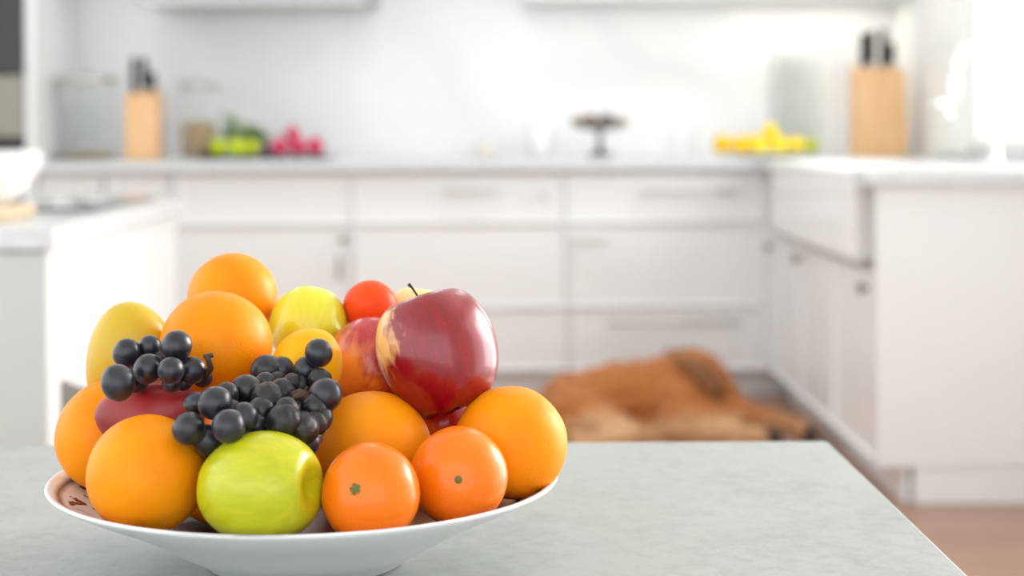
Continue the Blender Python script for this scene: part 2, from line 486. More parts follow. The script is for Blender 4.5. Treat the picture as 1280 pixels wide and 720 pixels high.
g_ = .003
base_cabinet(-1.752, -1.248, [('door', -1.749, -1.503, Z0 + .01, Z1 - .01, [('dark_vert', -1.54, .6, .15)]),
                              ('door', -1.497, -1.251, Z0 + .01, Z1 - .01, [])],
             'white two-door base cabinet behind the end of the hob island', None)
base_cabinet(-1.245, -.556, [('drawer', -1.244, -.5553, .668, .86, []),
                             ('door', -1.244, -.5553, .11, .6665, [('dark_knob', -.59, .61, 0), ('dark_vert', -.605, .505, .09)])],
             'white base cabinet with one wide door carrying dark metal handle and knob', None)
base_cabinet(-.553, .255, [('drawer', -.554, .2562, .668, .86, [('bar', -.11, .79, .2), ('knob', .17, .77, 0)]),
                           ('drawer', -.554, .2562, .3495, .6665, []),
                           ('drawer', -.554, .2562, .11, .348, [])],
             'white drawer cabinet standing directly behind the big red apple', None)
base_cabinet(.258, 1.005, [('drawer', .2575, 1.0045, .668, .86, [('bar', .72, .785, .35)]),
                           ('drawer', .2575, 1.0045, .3495, .6665, [('bar', .34, .60, .13)]),
                           ('drawer', .2575, 1.0045, .11, .348, [('bar', .66, .29, .5)])],
             'white drawer cabinet in the corner behind the sleeping dog', None, post=(1.0055, 1.0435))

# right hand run (faces -X)
XF = 1.024
e = thing('sink_cabinet', 'white sink cabinet with round knobs below the apron sink', 'cabinet', (1.3, 5.2, 0))
L = Vector(e.location)
def loc(bm):
    bmesh.ops.translate(bm, vec=-L, verts=bm.verts); return bm
obj('cabinet_body', loc(boxbm(XF + .0205, XR - .004, 4.372, 6.078, Z0, .64)), M['white'], e)
obj('toe_kick', loc(boxbm(XF + .075, XF + .095, 4.372, 6.078, .001, Z0)), M['white'], e)
for (a, b) in ((4.38, 4.93), (4.936, 5.48), (5.486, 6.04)):
    bm = shaker(b - a, .52)
    f = obj('door', bm, M['white'], e, bevel=.0015, loc=Vector((XF, b, .11)) - L, rot=(0, 0, -PI / 2))
    obj('knob', knob_bm(.018), M['dark_metal'], f, smooth=True, loc=(.06 if a > 4.9 else b - a - .06, 0, .47))
bm = bmesh.new()
box(bm, XF + .002, XF + .022, 5.76, 6.055, .642, .866)
obj('filler_panel', loc(bm), M['white'], e)

o = obj('end_panel', boxbm(XF, XR - .004, 4.34, 4.37, .104, Z1), M['white'], bevel=.002)
rebase(o, (1.34, 4.355, .104)); tag(o, 'plain white end panel closing the sink run on the right', 'cabinet panel')
bm = boxbm(XF + .10, XR - .004, 4.345, 4.37, .001, .1035)
pk = obj('plinth', bm, M['white'], bevel=.002); rebase(pk, (1.4, 4.357, .05)); pk.parent = o
pk.location = Vector((1.4, 4.357, .05)) - Vector(o.location)

# worktop: one continuous L with a cut-out for the apron sink
pts = [(-1.752, YB - .003), (-1.752, 6.045), (.985, 6.045), (.985, 5.76), (1.47, 5.76), (1.47, 4.45), (.985, 4.45), (.985, 4.305), (XR - .003, 4.305), (XR - .003, YB - .003)]
o = obj('worktop', prism(pts, Z1 + .001, .91), M['worktop'], bevel=.003)
rebase(o, (0, 6.4, Z1)); tag(o, 'pale grey stone worktop along the back wall and around the sink', 'worktop')
# apron sink
bm = bmesh.new()
def ring4(x0, x1, y0, y1, z): return [bm.verts.new(p) for p in ((x0, y0, z), (x1, y0, z), (x1, y1, z), (x0, y1, z))]
rs = [ring4(.985, 1.465, 4.455, 5.755, .655), ring4(.985, 1.465, 4.455, 5.755, .905), ring4(1.015, 1.435, 4.49, 5.72, .905), ring4(1.03, 1.42, 4.51, 5.70, .685)]
bm.faces.new(rs[0][::-1]); bm.faces.new(rs[3])
for p_, q_ in zip(rs, rs[1:]):
    for i in range(4): bm.faces.new((p_[i], p_[(i + 1) % 4], q_[(i + 1) % 4], q_[i]))
o = obj('apron_sink', bm, M['ceramic'], bevel=.008); rebase(o, (1.22, 5.1, .655)); tag(o, 'white ceramic apron-front sink set into the right-hand worktop', 'sink')
dr = obj('drain', lathe([(0, 0), (.045, 0), (.045, .004), (.03, .003), (0, .002)], 24), M['chrome'], o, smooth=True, loc=(0, 0, .031))
# gooseneck faucet
P = Vector((1.56, 5.02, .91))
e = thing('faucet', 'tall chrome gooseneck faucet standing behind the apron sink', 'faucet', P)
obj('faucet_base', lathe([(0, 0), (.03, 0), (.03, .008), (.022, .014), (.019, .06), (.017, .07), (0, .07)], 24), M['chrome'], e, smooth=True)
bm = bmesh.new()
path = [(0, 0, .06), (0, 0, .27)] + [(-.062 + .062 * math.cos(a), -.0, .30 + .075 * math.sin(a)) for a in [PI * k / 14 for k in range(0, 15)]] + [(-.128, 0, .27)]
tube(bm, path, .0125, 16); obj('spout', bm, M['chrome'], e, smooth=True)
bm = bmesh.new(); tube(bm, [(-.128, 0, .272), (-.131, 0, .24), (-.134, 0, .20), (-.134, 0, .19)], [.014, .017, .019, .015], 16)
obj('spray_head', bm, M['chrome'], e, smooth=True)
bm = bmesh.new(); tube(bm, [(0, -.015, .05), (0, -.045, .06), (0, -.09, .09)], [.009, .007, .006], 10); obj('lever', bm, M['chrome'], e, smooth=True)
# soap bottle beside faucet
e = thing('soap_dispenser', 'clear soap dispenser bottle left of the gooseneck faucet', 'dispenser', (1.535, 5.45, .91))
obj('bottle_body', lathe([(0, 0), (.032, 0), (.034, .01), (.034, .11), (.026, .13), (.014, .142), (.014, .15), (0, .15)], 24), M['glass'], e, smooth=True)
bm = lathe([(0, .15), (.016, .15), (.016, .165), (.006, .168), (.005, .2), (0, .2)], 16); tube(bm, [(0, 0, .198), (-.05, 0, .196), (-.055, 0, .185)], .006, 8)
obj('pump', bm, M['chrome'], e, smooth=True)

# upper cabinets, hood
def upper(x0, x1, doors, label):
    e = thing('wall_cabinet', label, 'cabinet', ((x0 + x1) / 2, 6.55, 1.54)); L = Vector(e.location)
    bm = boxbm(x0, x1, 6.39, YB - .003, 1.54, 2.45); bmesh.ops.translate(bm, vec=-L, verts=bm.verts)
    obj('cabinet_body', bm, M['white'], e)
    w = (x1 - x0) / doors
    for k in range(doors):
        f = obj('door', shaker(w - .004, .915), M['white'], e, bevel=.0015, loc=Vector((x0 + k * w + .002, 6.37, 1.545)) - L)
        obj('knob', knob_bm(.01), M['steel'], f, smooth=True, loc=(.04 if k % 2 else w - .045, 0, .08))
upper(.10, .93, 2, 'white wall cabinet above the cake stand, only its underside showing')
upper(.935, 1.655, 2, 'white wall cabinet above the right knife block, only its underside showing')
e = thing('range_hood', 'white and grey range hood along the top edge over the fruit tray', 'hood', (-.96, 6.45, 1.535))
bm = bmesh.new()
prof = [(6.22, 1.535), (6.22, 1.60), (6.42, 2.0), (6.42, 2.69), (YB - .003, 2.69), (YB - .003, 1.535)]
a = [bm.verts.new((-1.41, y, z)) for y, z in prof]; b = [bm.verts.new((-.50, y, z)) for y, z in prof]
bm.faces.new(a); bm.faces.new(b[::-1])
for i in range(len(prof)): bm.faces.new((a[i], b[i], b[(i + 1) % 6], a[(i + 1) % 6]))
bmesh.ops.recalc_face_normals(bm, faces=bm.faces); bmesh.ops.translate(bm, vec=-Vector(e.location), verts=bm.verts)
obj('hood_canopy', bm, M['hood'], e, bevel=.004)
bm = bmesh.new(); box(bm, -.43, .44, -.22, .24, -.012, -.001)
obj('filter_panel', bm, M['steel'], e)

# oven tower
e = thing('oven_tower', 'tall white oven housing at the left edge of the picture', 'cabinet', (-2.15, 6.4, 0))
bm = bmesh.new(); L = Vector(e.location)
def addloc(bm): bmesh.ops.translate(bm, vec=-L, verts=bm.verts); return bm
# carcass with a niche for the oven
def ring_body():
    bm = bmesh.new()
    X0, X1, Y0, Y1 = -2.59, -1.757, 6.06, YB - .004
    box(bm, X0, X0 + .035, Y0, Y1, .002, 2.6); box(bm, X1 - .037, X1, Y0, Y1, .002, 2.6)
    box(bm, X0 + .035, X1 - .037, Y0, Y1, .1, .955); box(bm, X0 + .035, X1 - .037, Y0, Y1, 1.75, 2.6)
    box(bm, X0 + .035, X1 - .037, Y1 - .02, Y1, .955, 1.75); return bm
obj('cabinet_body', addloc(ring_body()), M['white'], e, bevel=.003)
f = obj('drawer', shaker(.75, .38, t=.018), M['white'], e, loc=Vector((-2.549, 6.04, .55)) - L, bevel=.0015)
obj('handle', bar_pull(.3), M['steel'], f, loc=(.375, 0, .3))
e = thing('wall_oven', 'built-in black glass oven with taupe steel lower panel', 'oven', (-2.17, 6.3, .957)); L = Vector(e.location)
obj('oven_body', addloc(boxbm(-2.553, -1.796, 6.07, 6.68, .957, 1.748)), M['black'], e)
o = obj('oven_door', addloc(boxbm(-2.553, -1.796, 6.045, 6.069, 1.24, 1.745)), M['black_glass'], e, bevel=.003)
obj('lower_panel', addloc(boxbm(-2.553, -1.796, 6.045, 6.069, 1.005, 1.236)), M['taupe_steel'], e, bevel=.003)
obj('vent_strip', addloc(boxbm(-2.553, -1.796, 6.05, 6.069, .96, 1.0)), M['black'], e)
obj('handle', bar_pull(.6, .05, .009), M['steel'], e, loc=Vector((-2.19, 6.045, 1.66)) - L)

# ------------------------------------------------------------------ hob island (left)
HT = .85
o = obj('island_cabinet', boxbm(-2.2, -.852, 3.03, 4.22, .001, HT - .045), M['white'], bevel=.004); rebase(o, (-1.5, 3.6, 0))
tag(o, 'white hob island cabinet at the left behind the fruit bowl', 'island')
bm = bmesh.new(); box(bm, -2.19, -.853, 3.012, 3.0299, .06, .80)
o2 = obj('side_panel', bm, M['front_shade'], bevel=.002); rebase(o2, (-1.5, 3.02, .06)); o2.parent = o; o2.location = Vector((-1.5, 3.02, .06)) - Vector(o.location)
o = obj('island_worktop', boxbm(-2.25, -.835, 3.0, 4.25, HT - .044, HT), M['worktop'], bevel=.003); rebase(o, (-1.5, 3.6, HT - .04))
tag(o, 'pale stone slab topping the white hob island', 'worktop')
e = thing('cooktop', 'grey-green glass cooktop set on the hob island', 'cooktop', (-1.25, 3.85, HT)); L = Vector(e.location)
obj('glass_plate', boxbm(-.36, .36, -.32, .30, .001, .009), M['cooktop'], e, bevel=.002)
for dx, dy, rr_ in ((-.19, -.14, .09), (.2, -.15, .075), (-.19, .15, .075), (.2, .14, .09)):
    bm = bmesh.new(); lathe([(rr_ - .006, 0), (rr_ - .006, .002), (rr_, .002), (rr_, 0)], 40, bm, (dx, dy, .009)); obj('burner_ring', bm, M['steel'], e)
e = obj('cutting_board', boxbm(-.26, .20, -.13, .13, 0, .024), M['board'], bevel=.006, loc=(-1.18, 3.26, HT + .001))
tag(e, 'light wooden chopping board under the white mixing bowl', 'chopping board')
e = obj('mixing_bowl', lathe([(0, 0), (.055, 0), (.06, .004), (.1, .035), (.125, .075), (.132, .112), (.127, .112), (.12, .077), (.095, .04), (.055, .01), (0, .008)], 56), M['ceramic'], smooth=True, loc=(-1.065, 3.27, HT + .0255))
tag(e, 'white ceramic mixing bowl on the wooden board at left edge', 'bowl')


def leaf_bm(bm, p, d, L, w, up=Vector((0, 0, 1))):
    d = d.normalized(); s = d.cross(up)
    if s.length < .1: s = Vector((1, 0, 0))
    s.normalize(); n = s.cross(d)
    prev = None
    for k in range(7):
        t = k / 6; ww = w * math.sin(PI * min(.98, t * .93 + .04)) ** .8
        c = p + d * L * t - n * (-.25 * L * t * (1 - t)) - Vector((0, 0, L * .25 * t * t))
        cur = [bm.verts.new(c - s * ww + n * ww * .3), bm.verts.new(c), bm.verts.new(c + s * ww + n * ww * .3)]
        if prev:
            bm.faces.new((prev[0], prev[1], cur[1], cur[0])); bm.faces.new((prev[1], prev[2], cur[2], cur[1]))
        prev = cur


e = thing('herb_sprig', 'small green herb sprig lying at the front of the hob island', 'herb', (-1.02, 3.06, HT + .002))
bm = bmesh.new(); tube(bm, [(-.16, 0, .003), (-.05, .008, .006), (.06, -.004, .004)], .002, 6); obj('stem', bm, M['leaf'], e)
bm = bmesh.new()
for k in range(22):
    t = k / 21; a = (1 if k % 2 else -1) * (.7 + random.random() * .5)
    leaf_bm(bm, Vector((-.15 + .2 * t, 0, .008)), Vector((math.cos(a), math.sin(a) * .8, .25)), .032, .009)
obj('leaves', bm, M['leaf'], e, smooth=True)

# taupe stool in front of island side
e = thing('bar_stool', 'taupe low-backed stool beside the hob island behind the mango', 'stool', (-.545, 2.72, 0))
def sbox(w, d, h): return boxbm(-w / 2, w / 2, -d / 2, d / 2, 0, h)
obj('seat', sbox(.31, .30, .05), M['taupe'], e, bevel=.015, loc=(0, 0, .43))
bm = bmesh.new()
cols = []
for k in range(15):
    u = -1 + 2 * k / 14
    x = u * .165; y = -.14 + .035 * (1 - u * u) * -1
    top = .605 + .022 * (abs(u) ** 3) - .0
    cols.append([bm.verts.new((x, y, .44)), bm.verts.new((x, y, top)), bm.verts.new((x, y + .022, top)), bm.verts.new((x, y + .022, .44))])
for a, b in zip(cols, cols[1:]):
    for q in range(4): bm.faces.new((a[q], b[q], b[(q + 1) % 4], a[(q + 1) % 4]))
bm.faces.new(cols[0]); bm.faces.new(cols[-1][::-1]); bmesh.ops.recalc_face_normals(bm, faces=bm.faces)
obj('backrest', bm, M['taupe'], e, bevel=.004, smooth=True)
for sx in (-1, 1):
    for sy in (-1, 1):
        bm = bmesh.new(); tube(bm, [(sx * .16, sy * .15, 0.001), (sx * .125, sy * .115, .432)], [.012, .016], 10)
        obj('leg', bm, M['legwood'], e, smooth=True)
bm = bmesh.new()
q = [(.147, .137), (-.147, .137), (-.147, -.137), (.147, -.137), (.147, .137)]
for a, b in zip(q, q[1:]): tube(bm, [(*a, .17), (*b, .17)], .007, 8)
obj('footrest', bm, M['legwood'], e)

# ------------------------------------------------------------------ things on the back worktop
ZW = .911
def at(px, Y): return (px - CX) * Y / FPX
S = lambda Y: FPX / Y

def glass_jar(name, label, px, Y, w_px, h_px, content=None, ch=.3, lid='steel'):
    s = S(Y); r = w_px / 2 / s; h = h_px / s
    e = thing(name, label, 'jar', (at(px, Y), Y, ZW))
    t = .003
    obj('jar_glass', lathe([(0, 0), (r * .94, 0), (r, .008), (r, h * .86), (r * .9, h * .9), (r * .9 - t, h * .9), (r - t, h * .855), (r - t, .012), (r * .9, .006), (0, .006)], 40), M['glass'], e, smooth=True)
    obj('lid', lathe([(0, h * .905), (r * .98, h * .905), (r * .98, h * .97), (r * .8, h * .985), (r * .2, h * .99), (r * .18, h * 1.03), (0, h * 1.035)], 40), M[lid], e, smooth=True)
    if content:
        k = r - t - .0015
        obj('contents', lathe([(0, .008), (k * .9, .008), (k, .016), (k, h * ch), (k * .6, h * ch + .006), (0, h * ch + .010)], 32), content, e, smooth=True)
    return e

glass_jar('storage_jar', 'large clear glass jar with steel lid at left worktop end', 108, 6.30, 76, 106, M['spice'], .08)
glass_jar('storage_jar', 'glass jar half full of brown grain beside the green leaves', 249, 6.34, 46, 98, M['spice'], .46)
# tall glass jar behind lemons
glass_jar('storage_jar', 'tall clear glass jar standing behind the lemons', 992, 6.60, 66, 142, lid='glass')


def knife_block(label, px, Y, w, h, n, kh, seed, cat='knife block'):
    e = thing('knife_block', label, cat, (at(px, Y), Y, ZW))
    bm = bmesh.new()
    d = w * .8
    pts = [(-w / 2, -d / 2), (w / 2, -d / 2), (w / 2, d / 2), (-w / 2, d / 2)]
    lo = [bm.verts.new((x, y, 0)) for x, y in pts]
    hi = [bm.verts.new((x * .98, y * .9 + .0, h + (.02 if y > 0 else -.005))) for x, y in pts]
    bm.faces.new(lo[::-1]); bm.faces.new(hi)
    for i in range(4): bm.faces.new((lo[i], lo[(i + 1) % 4], hi[(i + 1) % 4], hi[i]))
    obj('wooden_block', bm, M['beech'], e, bevel=.006)
    rnd = random.Random(seed)
    for k in range(n):
        u = (k + .5) / n; x = -w * .40 + w * .8 * u; hh = kh * (1 - .12 * rnd.random()) if k < n - 1 else kh * .55
        y = d * .12 * (1 if k % 2 else -1)
        a = obj('knife_handle', boxbm(-.013, .013, -.015, .015, 0, hh), M['black'], None, bevel=.006)
        # a knife is lifted out of the block: thing of its own
        a.name = 'kitchen_knife'
        a.location = (at(px, Y) + x, Y + y, ZW + h + .012 * (y > 0) + .012)
        bl = obj('blade', boxbm(-.001, .001, -.010, .010, -.018, -.0005), M['steel'], a)
        yield a


lk = ['black-handled knife at the left in the left knife block', 'black-handled knife in the middle of the left knife block', 'short black-handled knife at the right in the left knife block']
for o, l in zip(knife_block('slim beech knife block between the two left glass jars', 180, 6.36, .135, .262, 3, .135, 1), lk):
    tag(o, l, 'knife', 'knives in the left knife block')
lk = ['black-handled knife at the left of the large knife block', 'tall black-handled knife second from left in the large block', 'tall black-handled knife second from right in the large block', 'short black-handled knife at the right of the large block']
for o, l in zip(knife_block('large beech knife block near the window corner', 1097, 6.30, .195, .34, 4, .15, 2), lk):
    tag(o, l, 'knife', 'knives in the large knife block')

# tray with limes, leaves, plums, pink onions
TY = 6.30
e = obj('serving_tray', prism([(-.25, -.1), (.25, -.1), (.25, .1), (-.25, .1)], 0, .012), M['tray'], bevel=.004, loc=(at(334, TY), TY, ZW))
tag(e, 'dark slate tray under the limes and pink onions', 'tray')
TZ = ZW + .0125


def ball(name, r, mat, loc, label, cat, group, sq=(1, 1, 1), nub=0, rot=(0, 0, 0), seg=24):
    def fn(t, a):
        k = 1 + nub * math.exp(-(t / .28) ** 2) + nub * .6 * math.exp(-((PI - t) / .28) ** 2)
        return (r * sq[0] * math.sin(t) * math.cos(a), r * sq[1] * math.sin(t) * math.sin(a), r * sq[2] * k * math.cos(t))
    o = obj(name, grid_sphere(fn, seg, 18), mat, smooth=True, loc=loc, rot=rot)
    return tag(o, label, cat, group)


def bg(name, px, base_z, Y, r, mat, label, cat, group, **k):
    return ball(name, r, mat, (at(px, Y), Y, base_z + r * k.get('sq', (1, 1, 1))[2] * (1 if not k.get('flat') else 1)), label, cat, group, **{q: v for q, v in k.items() if q != 'flat'})


bg('lime', 274, TZ, 6.26, .036, M['lime'], 'bright lime at the left end of the slate tray', 'lime', 'limes on the slate tray')
bg('lime', 296, TZ, 6.235, .036, M['lime'], 'bright lime in front of the green leaves', 'lime', 'limes on the slate tray')
bg('lime', 315, TZ, 6.27, .033, M['lime'], 'bright lime beside the dark plum', 'lime', 'limes on the slate tray')
bg('plum', 333, TZ, 6.25, .026, M['plum'], 'small dark plum between limes and pink onions', 'plum', None)
ps = [(350, .036, 6.25, 0, 'pink onion nearest the dark plum'), (372, .036, 6.25, 0, 'pink onion in the middle of the bottom row'),
      (394, .036, 6.26, 0, 'pink onion at the right end of the tray'), (366, .030, 6.28, .056, 'pink onion resting on top of the other pink onions')]
for px, r, Y, dz, lb in ps:
    e = thing('pink_onion', lb, 'onion', (at(px, Y), Y, TZ + dz), 'pink onions on the slate tray')
    def fn(t, a, r=r):
        k = 1 + .35 * math.exp(-(t / .25) ** 2)
        return (r * math.sin(t) * math.cos(a), r * math.sin(t) * math.sin(a), r + r * .95 * k * math.cos(t))
    obj('bulb', grid_sphere(fn, 24, 18), M['pink'], e, smooth=True)
    bm = bmesh.new(); tube(bm, [(0, 0, r * 2.2), (.002, 0, r * 2.2 + .01)], [.004, .002], 8); obj('stem', bm, M['pink'], e, smooth=True)
e = thing('leafy_greens', 'bunch of green leaves piled behind the limes', 'greens', (at(305, 6.36), 6.36, TZ))
bm = bmesh.new()
for k in range(7): tube(bm, [(-.04 + .014 * k, .01, 0), (-.06 + .022 * k, 0, .06)], .003, 6)
obj('stems', bm, M['leaf'], e)
bm = bmesh.new()
for k in range(70):
    t = random.random(); a = random.random() * 2 * PI
    p = Vector((-.075 + .16 * t, random.uniform(-.01, .02), .05 + random.random() * (.11 - .09 * t)))
    leaf_bm(bm, p, Vector((math.cos(a), math.sin(a) * .5, .5 + random.random() * .6)), .05, .017)
obj('leaves', bm, M['leaf'], e, smooth=True)

# cake stand with pastries
CYY = 6.40
e = thing('cake_stand', 'silver pedestal stand piled with small brown pastries', 'cake stand', (at(750, CYY), CYY, ZW))
obj('foot', lathe([(0, 0), (.058, 0), (.06, .006), (.045, .016), (.018, .024), (.014, .04), (0, .04)], 36), M['pewter'], e, smooth=True)
obj('stem', lathe([(0, .04), (.012, .04), (.017, .062), (.011, .08), (.014, .105), (0, .105)], 24), M['pewter'], e, smooth=True)
obj('dish', lathe([(0, .106), (.05, .108), (.09, .118), (.118, .136), (.122, .142), (.117, .142), (.088, .124), (.05, .115), (0, .113)], 48), M['pewter'], e, smooth=True)
pl = [(-.088, 0, .0), (-.04, -.03, 0), (.0, .02, 0), (.035, -.03, 0), (.08, 0, 0), (-.03, .05, 0), (.04, .055, 0), (-.035, .005, .024), (.025, .012, .024)]
lbs = ['at the far left of the silver stand', 'in front left of centre on the silver stand', 'at the middle of the silver stand', 'in front right of centre on the silver stand', 'at the far right of the silver stand', 'at the back left of the silver stand', 'at the back right of the silver stand', 'on top of the pile at left', 'on top of the pile at right']
for k, ((dx, dy, dz), lb) in enumerate(zip(pl, lbs)):
    dk = k in (3, 8)
    rr_ = .026
    zz = .133 + max(0, (abs(dx) - .05)) * .32 + dz
    def fn(t, a, k=k):
        w = 1 + .12 * math.sin(3 * a + k)
        return (.027 * w * math.sin(t) * math.cos(a), .027 * w * math.sin(t) * math.sin(a), .018 * math.cos(t))
    o = obj('pastry', grid_sphere(fn, 20, 12), M['pastry_dark'] if dk else M['pastry'], smooth=True, loc=(at(750, CYY) + dx, CYY + dy, ZW + zz), rot=(0, .15 * (k % 3 - 1), k))
    tag(o, ('dark chocolate pastry ' if dk else 'small brown pastry ') + lb, 'pastry', 'pastries on the silver stand')

# pale cups
def cup(name, label, cat, px, Y, r, h, mat, handle=True, grp=None):
    e = thing(name, label, cat, (at(px, Y), Y, ZW), grp)
    obj('cup_body', lathe([(0, 0), (r * .75, 0), (r * .9, h * .1), (r, h * .5), (r * 1.02, h), (r * .95, h), (r * .92, h * .5), (r * .8, h * .14), (0, h * .1)], 32), mat, e, smooth=True)
    if handle:
        bm = bmesh.new(); tube(bm, [(r * .95 + .022 * math.sin(a), 0, h * .5 + h * .28 * math.cos(a)) for a in [PI * k / 8 for k in range(9)]], .004, 8)
        obj('handle', bm, mat, e, smooth=True)
cup('mug', 'pale cream mug standing well left of the cake stand', 'mug', 606, 6.42, .036, .065, M['cream'])
cup('mug', 'pale cream jug just left of the cake stand', 'jug', 676, 6.46, .05, .13, M['ceramic'])
cup('drinking_glass', 'clear drinking glass nearer the cake stand', 'glass', 838, 6.42, .026, .10, M['glass'], False, 'drinking glasses left of the lemons')
cup('drinking_glass', 'clear drinking glass nearer the lemons', 'glass', 866, 6.46, .026, .10, M['glass'], False, 'drinking glasses left of the lemons')

# citrus on a plate
e = obj('citrus_plate', lathe([(0, 0), (.09, 0), (.14, .006), (.195, .014), (.195, .018), (.14, .011), (.09, .006), (0, .006)], 56), M['ceramic'], smooth=True, loc=(at(955, 6.27), 6.27, ZW))
tag(e, 'shallow white plate under the oranges and lemons on the worktop', 'plate')
PZ = ZW + .0075
bg('small_orange', 903, PZ + .006, 6.24, .038, M['lemon'], 'golden citrus at the left end of the worktop plate', 'orange', 'golden citrus on the worktop plate')
bg('small_orange', 926, PZ + .002, 6.21, .038, M['lemon'], 'golden citrus in front of plate, second from left', 'orange', 'golden citrus on the worktop plate')
bg('lemon', 950, PZ, 6.20, .037, M['lemon_pale'], 'yellow lemon at the front middle of the worktop plate', 'lemon', 'lemons on the worktop plate', nub=.12)
bg('lemon', 974, PZ, 6.21, .038, M['lemon_pale'], 'yellow lemon at the front right of middle on the plate', 'lemon', 'lemons on the worktop plate', nub=.12)
bg('lemon', 995, PZ + .004, 6.23, .036, M['lemon_pale'], 'yellow lemon second from the right on the worktop plate', 'lemon', 'lemons on the worktop plate')
bg('lime', 1014, PZ + .006, 6.26, .030, M['lime'], 'greenish lime at the right end of the worktop plate', 'lime', None)
bg('lemon', 940, PZ + .004, 6.285, .038, M['lemon'], 'golden lemon in the back row of the worktop plate', 'lemon', 'lemons on the worktop plate', nub=.12)
bg('lemon', 963, PZ + .058, 6.245, .034, M['lemon_pale'], 'yellow lemon crowning the pile on the worktop plate', 'lemon', 'lemons on the worktop plate', nub=.1)
bg('lemon', 975, PZ + .002, 6.29, .038, M['lemon_pale'], 'yellow lemon at the back right of the worktop plate', 'lemon', 'lemons on the worktop plate', nub=.12)

# ------------------------------------------------------------------ dog on the floor
DY = 5.22
fur = NT('golden_brown_fur'); v = fur.co()
big = fur.noise(v, 11, 5, .65, .8); fine = fur.noise(fur.co(scale=(1, 1, 2.2)), 55, 4, .7, 1.0)
x = fur.xyz(v)
low = fur.math('ADD', fur.math('MULTIPLY', x[2], -5.2), fur.math('ADD', fur.math('MULTIPLY', x[1], -2.6), fur.math('MULTIPLY', big, .8)))
c = fur.ramp(low, [(-.02, (.50, .155, .025)), (.12, (.58, .21, .045)), (.36, (.80, .47, .24))])
c = fur.mix(fur.ramp(fine, [(.35, (0, 0, 0)), (.7, (.55, .55, .55))]), c, (.34, .11, .025))
fur.col(c).set(Roughness=.75, Sheen_Weight=.3); fur.b.inputs['Sheen Tint'].default_value = (1, .8, .6, 1)
fur.bump(fine, .7, .01)
fd = NT('dark_brown_fur'); v = fd.co(); fine = fd.noise(v, 50, 4, .7, 1.0)
fd.col(fd.ramp(fine, [(.35, (.17, .065, .02)), (.7, (.34, .14, .045))])).set(Roughness=.75); fd.bump(fine, .7, .01)
npad = paint('dark_paw_and_nose_skin', (.02, .013, .010), .5, .3, 60)


def chain(bm, pts):
    """pts: (x, y, z, r) joined by closely spaced spheres"""
    for (a, b) in zip(pts, pts[1:]):
        A, B = Vector(a[:3]), Vector(b[:3]); L = (B - A).length
        n = max(1, int(L / (min(a[3], b[3]) * .3)))
        for k in range(n + 1):
            t = k / n
            bmesh.ops.create_icosphere(bm, subdivisions=2, radius=a[3] + (b[3] - a[3]) * t, matrix=Matrix.Translation(A.lerp(B, t)))


def remeshed(name, bm, mat, parent, voxel, smooth, disp=0, loc=None):
    o = obj(name, bm, mat, parent, smooth=True, loc=loc)
    m = o.modifiers.new('remesh', 'REMESH'); m.mode = 'VOXEL'; m.voxel_size = voxel; m.use_smooth_shade = True
    m = o.modifiers.new('smooth', 'SMOOTH'); m.iterations = smooth; m.factor = .5
    if disp:
        tx = bpy.data.textures.new('fur_clumps', 'CLOUDS'); tx.noise_scale = .035
        m = o.modifiers.new('disp', 'DISPLACE'); m.texture = tx; m.strength = disp; m.mid_level = .5
    return o


def dp(px, py, dy=0):   # dog-local position from a pixel at the dog's depth
    p = W(px, py, DY + dy); return (p.x - DX, dy, p.z)
DX = at(800, DY)
dog = thing('dog', 'golden brown dog asleep on the wooden floor before the cabinets', 'dog', (DX, DY, 0))
bm = bmesh.new()
# torso lying on its side, belly and legs towards the camera
chain(bm, [(*dp(712, 512, .03), .12), (*dp(775, 503, .05), .135), (*dp(835, 500, .05), .14), (*dp(868, 498, .04), .115)])
chain(bm, [(*dp(715, 522, -.05), .105), (*dp(745, 530, -.12), .075), (*dp(790, 545, -.20), .038), (*dp(745, 552, -.24), .028), (*dp(720, 553, -.25), .03)])
chain(bm, [(*dp(735, 535, .0), .085), (*dp(790, 548, -.08), .045), (*dp(840, 552, -.1), .026), (*dp(860, 553, -.1), .028)])
# neck and head resting against the shoulder
chain(bm, [(*dp(835, 485, .05), .11), (*dp(858, 474, .03), .095), (*dp(872, 472, .0), .09)])
chain(bm, [(*dp(872, 474, .0), .088), (*dp(892, 488, -.03), .07), (*dp(912, 505, -.06), .046), (*dp(926, 514, -.08), .037)])
# fore legs stretched out to the right
chain(bm, [(*dp(850, 508, -.06), .09), (*dp(900, 520, -.10), .052), (*dp(955, 524, -.10), .037), (*dp(990, 534, -.1), .032), (*dp(1004, 542, -.1), .034)])
chain(bm, [(*dp(850, 525, -.10), .08), (*dp(890, 540, -.16), .046), (*dp(935, 548, -.18), .033), (*dp(962, 552, -.18), .034)])
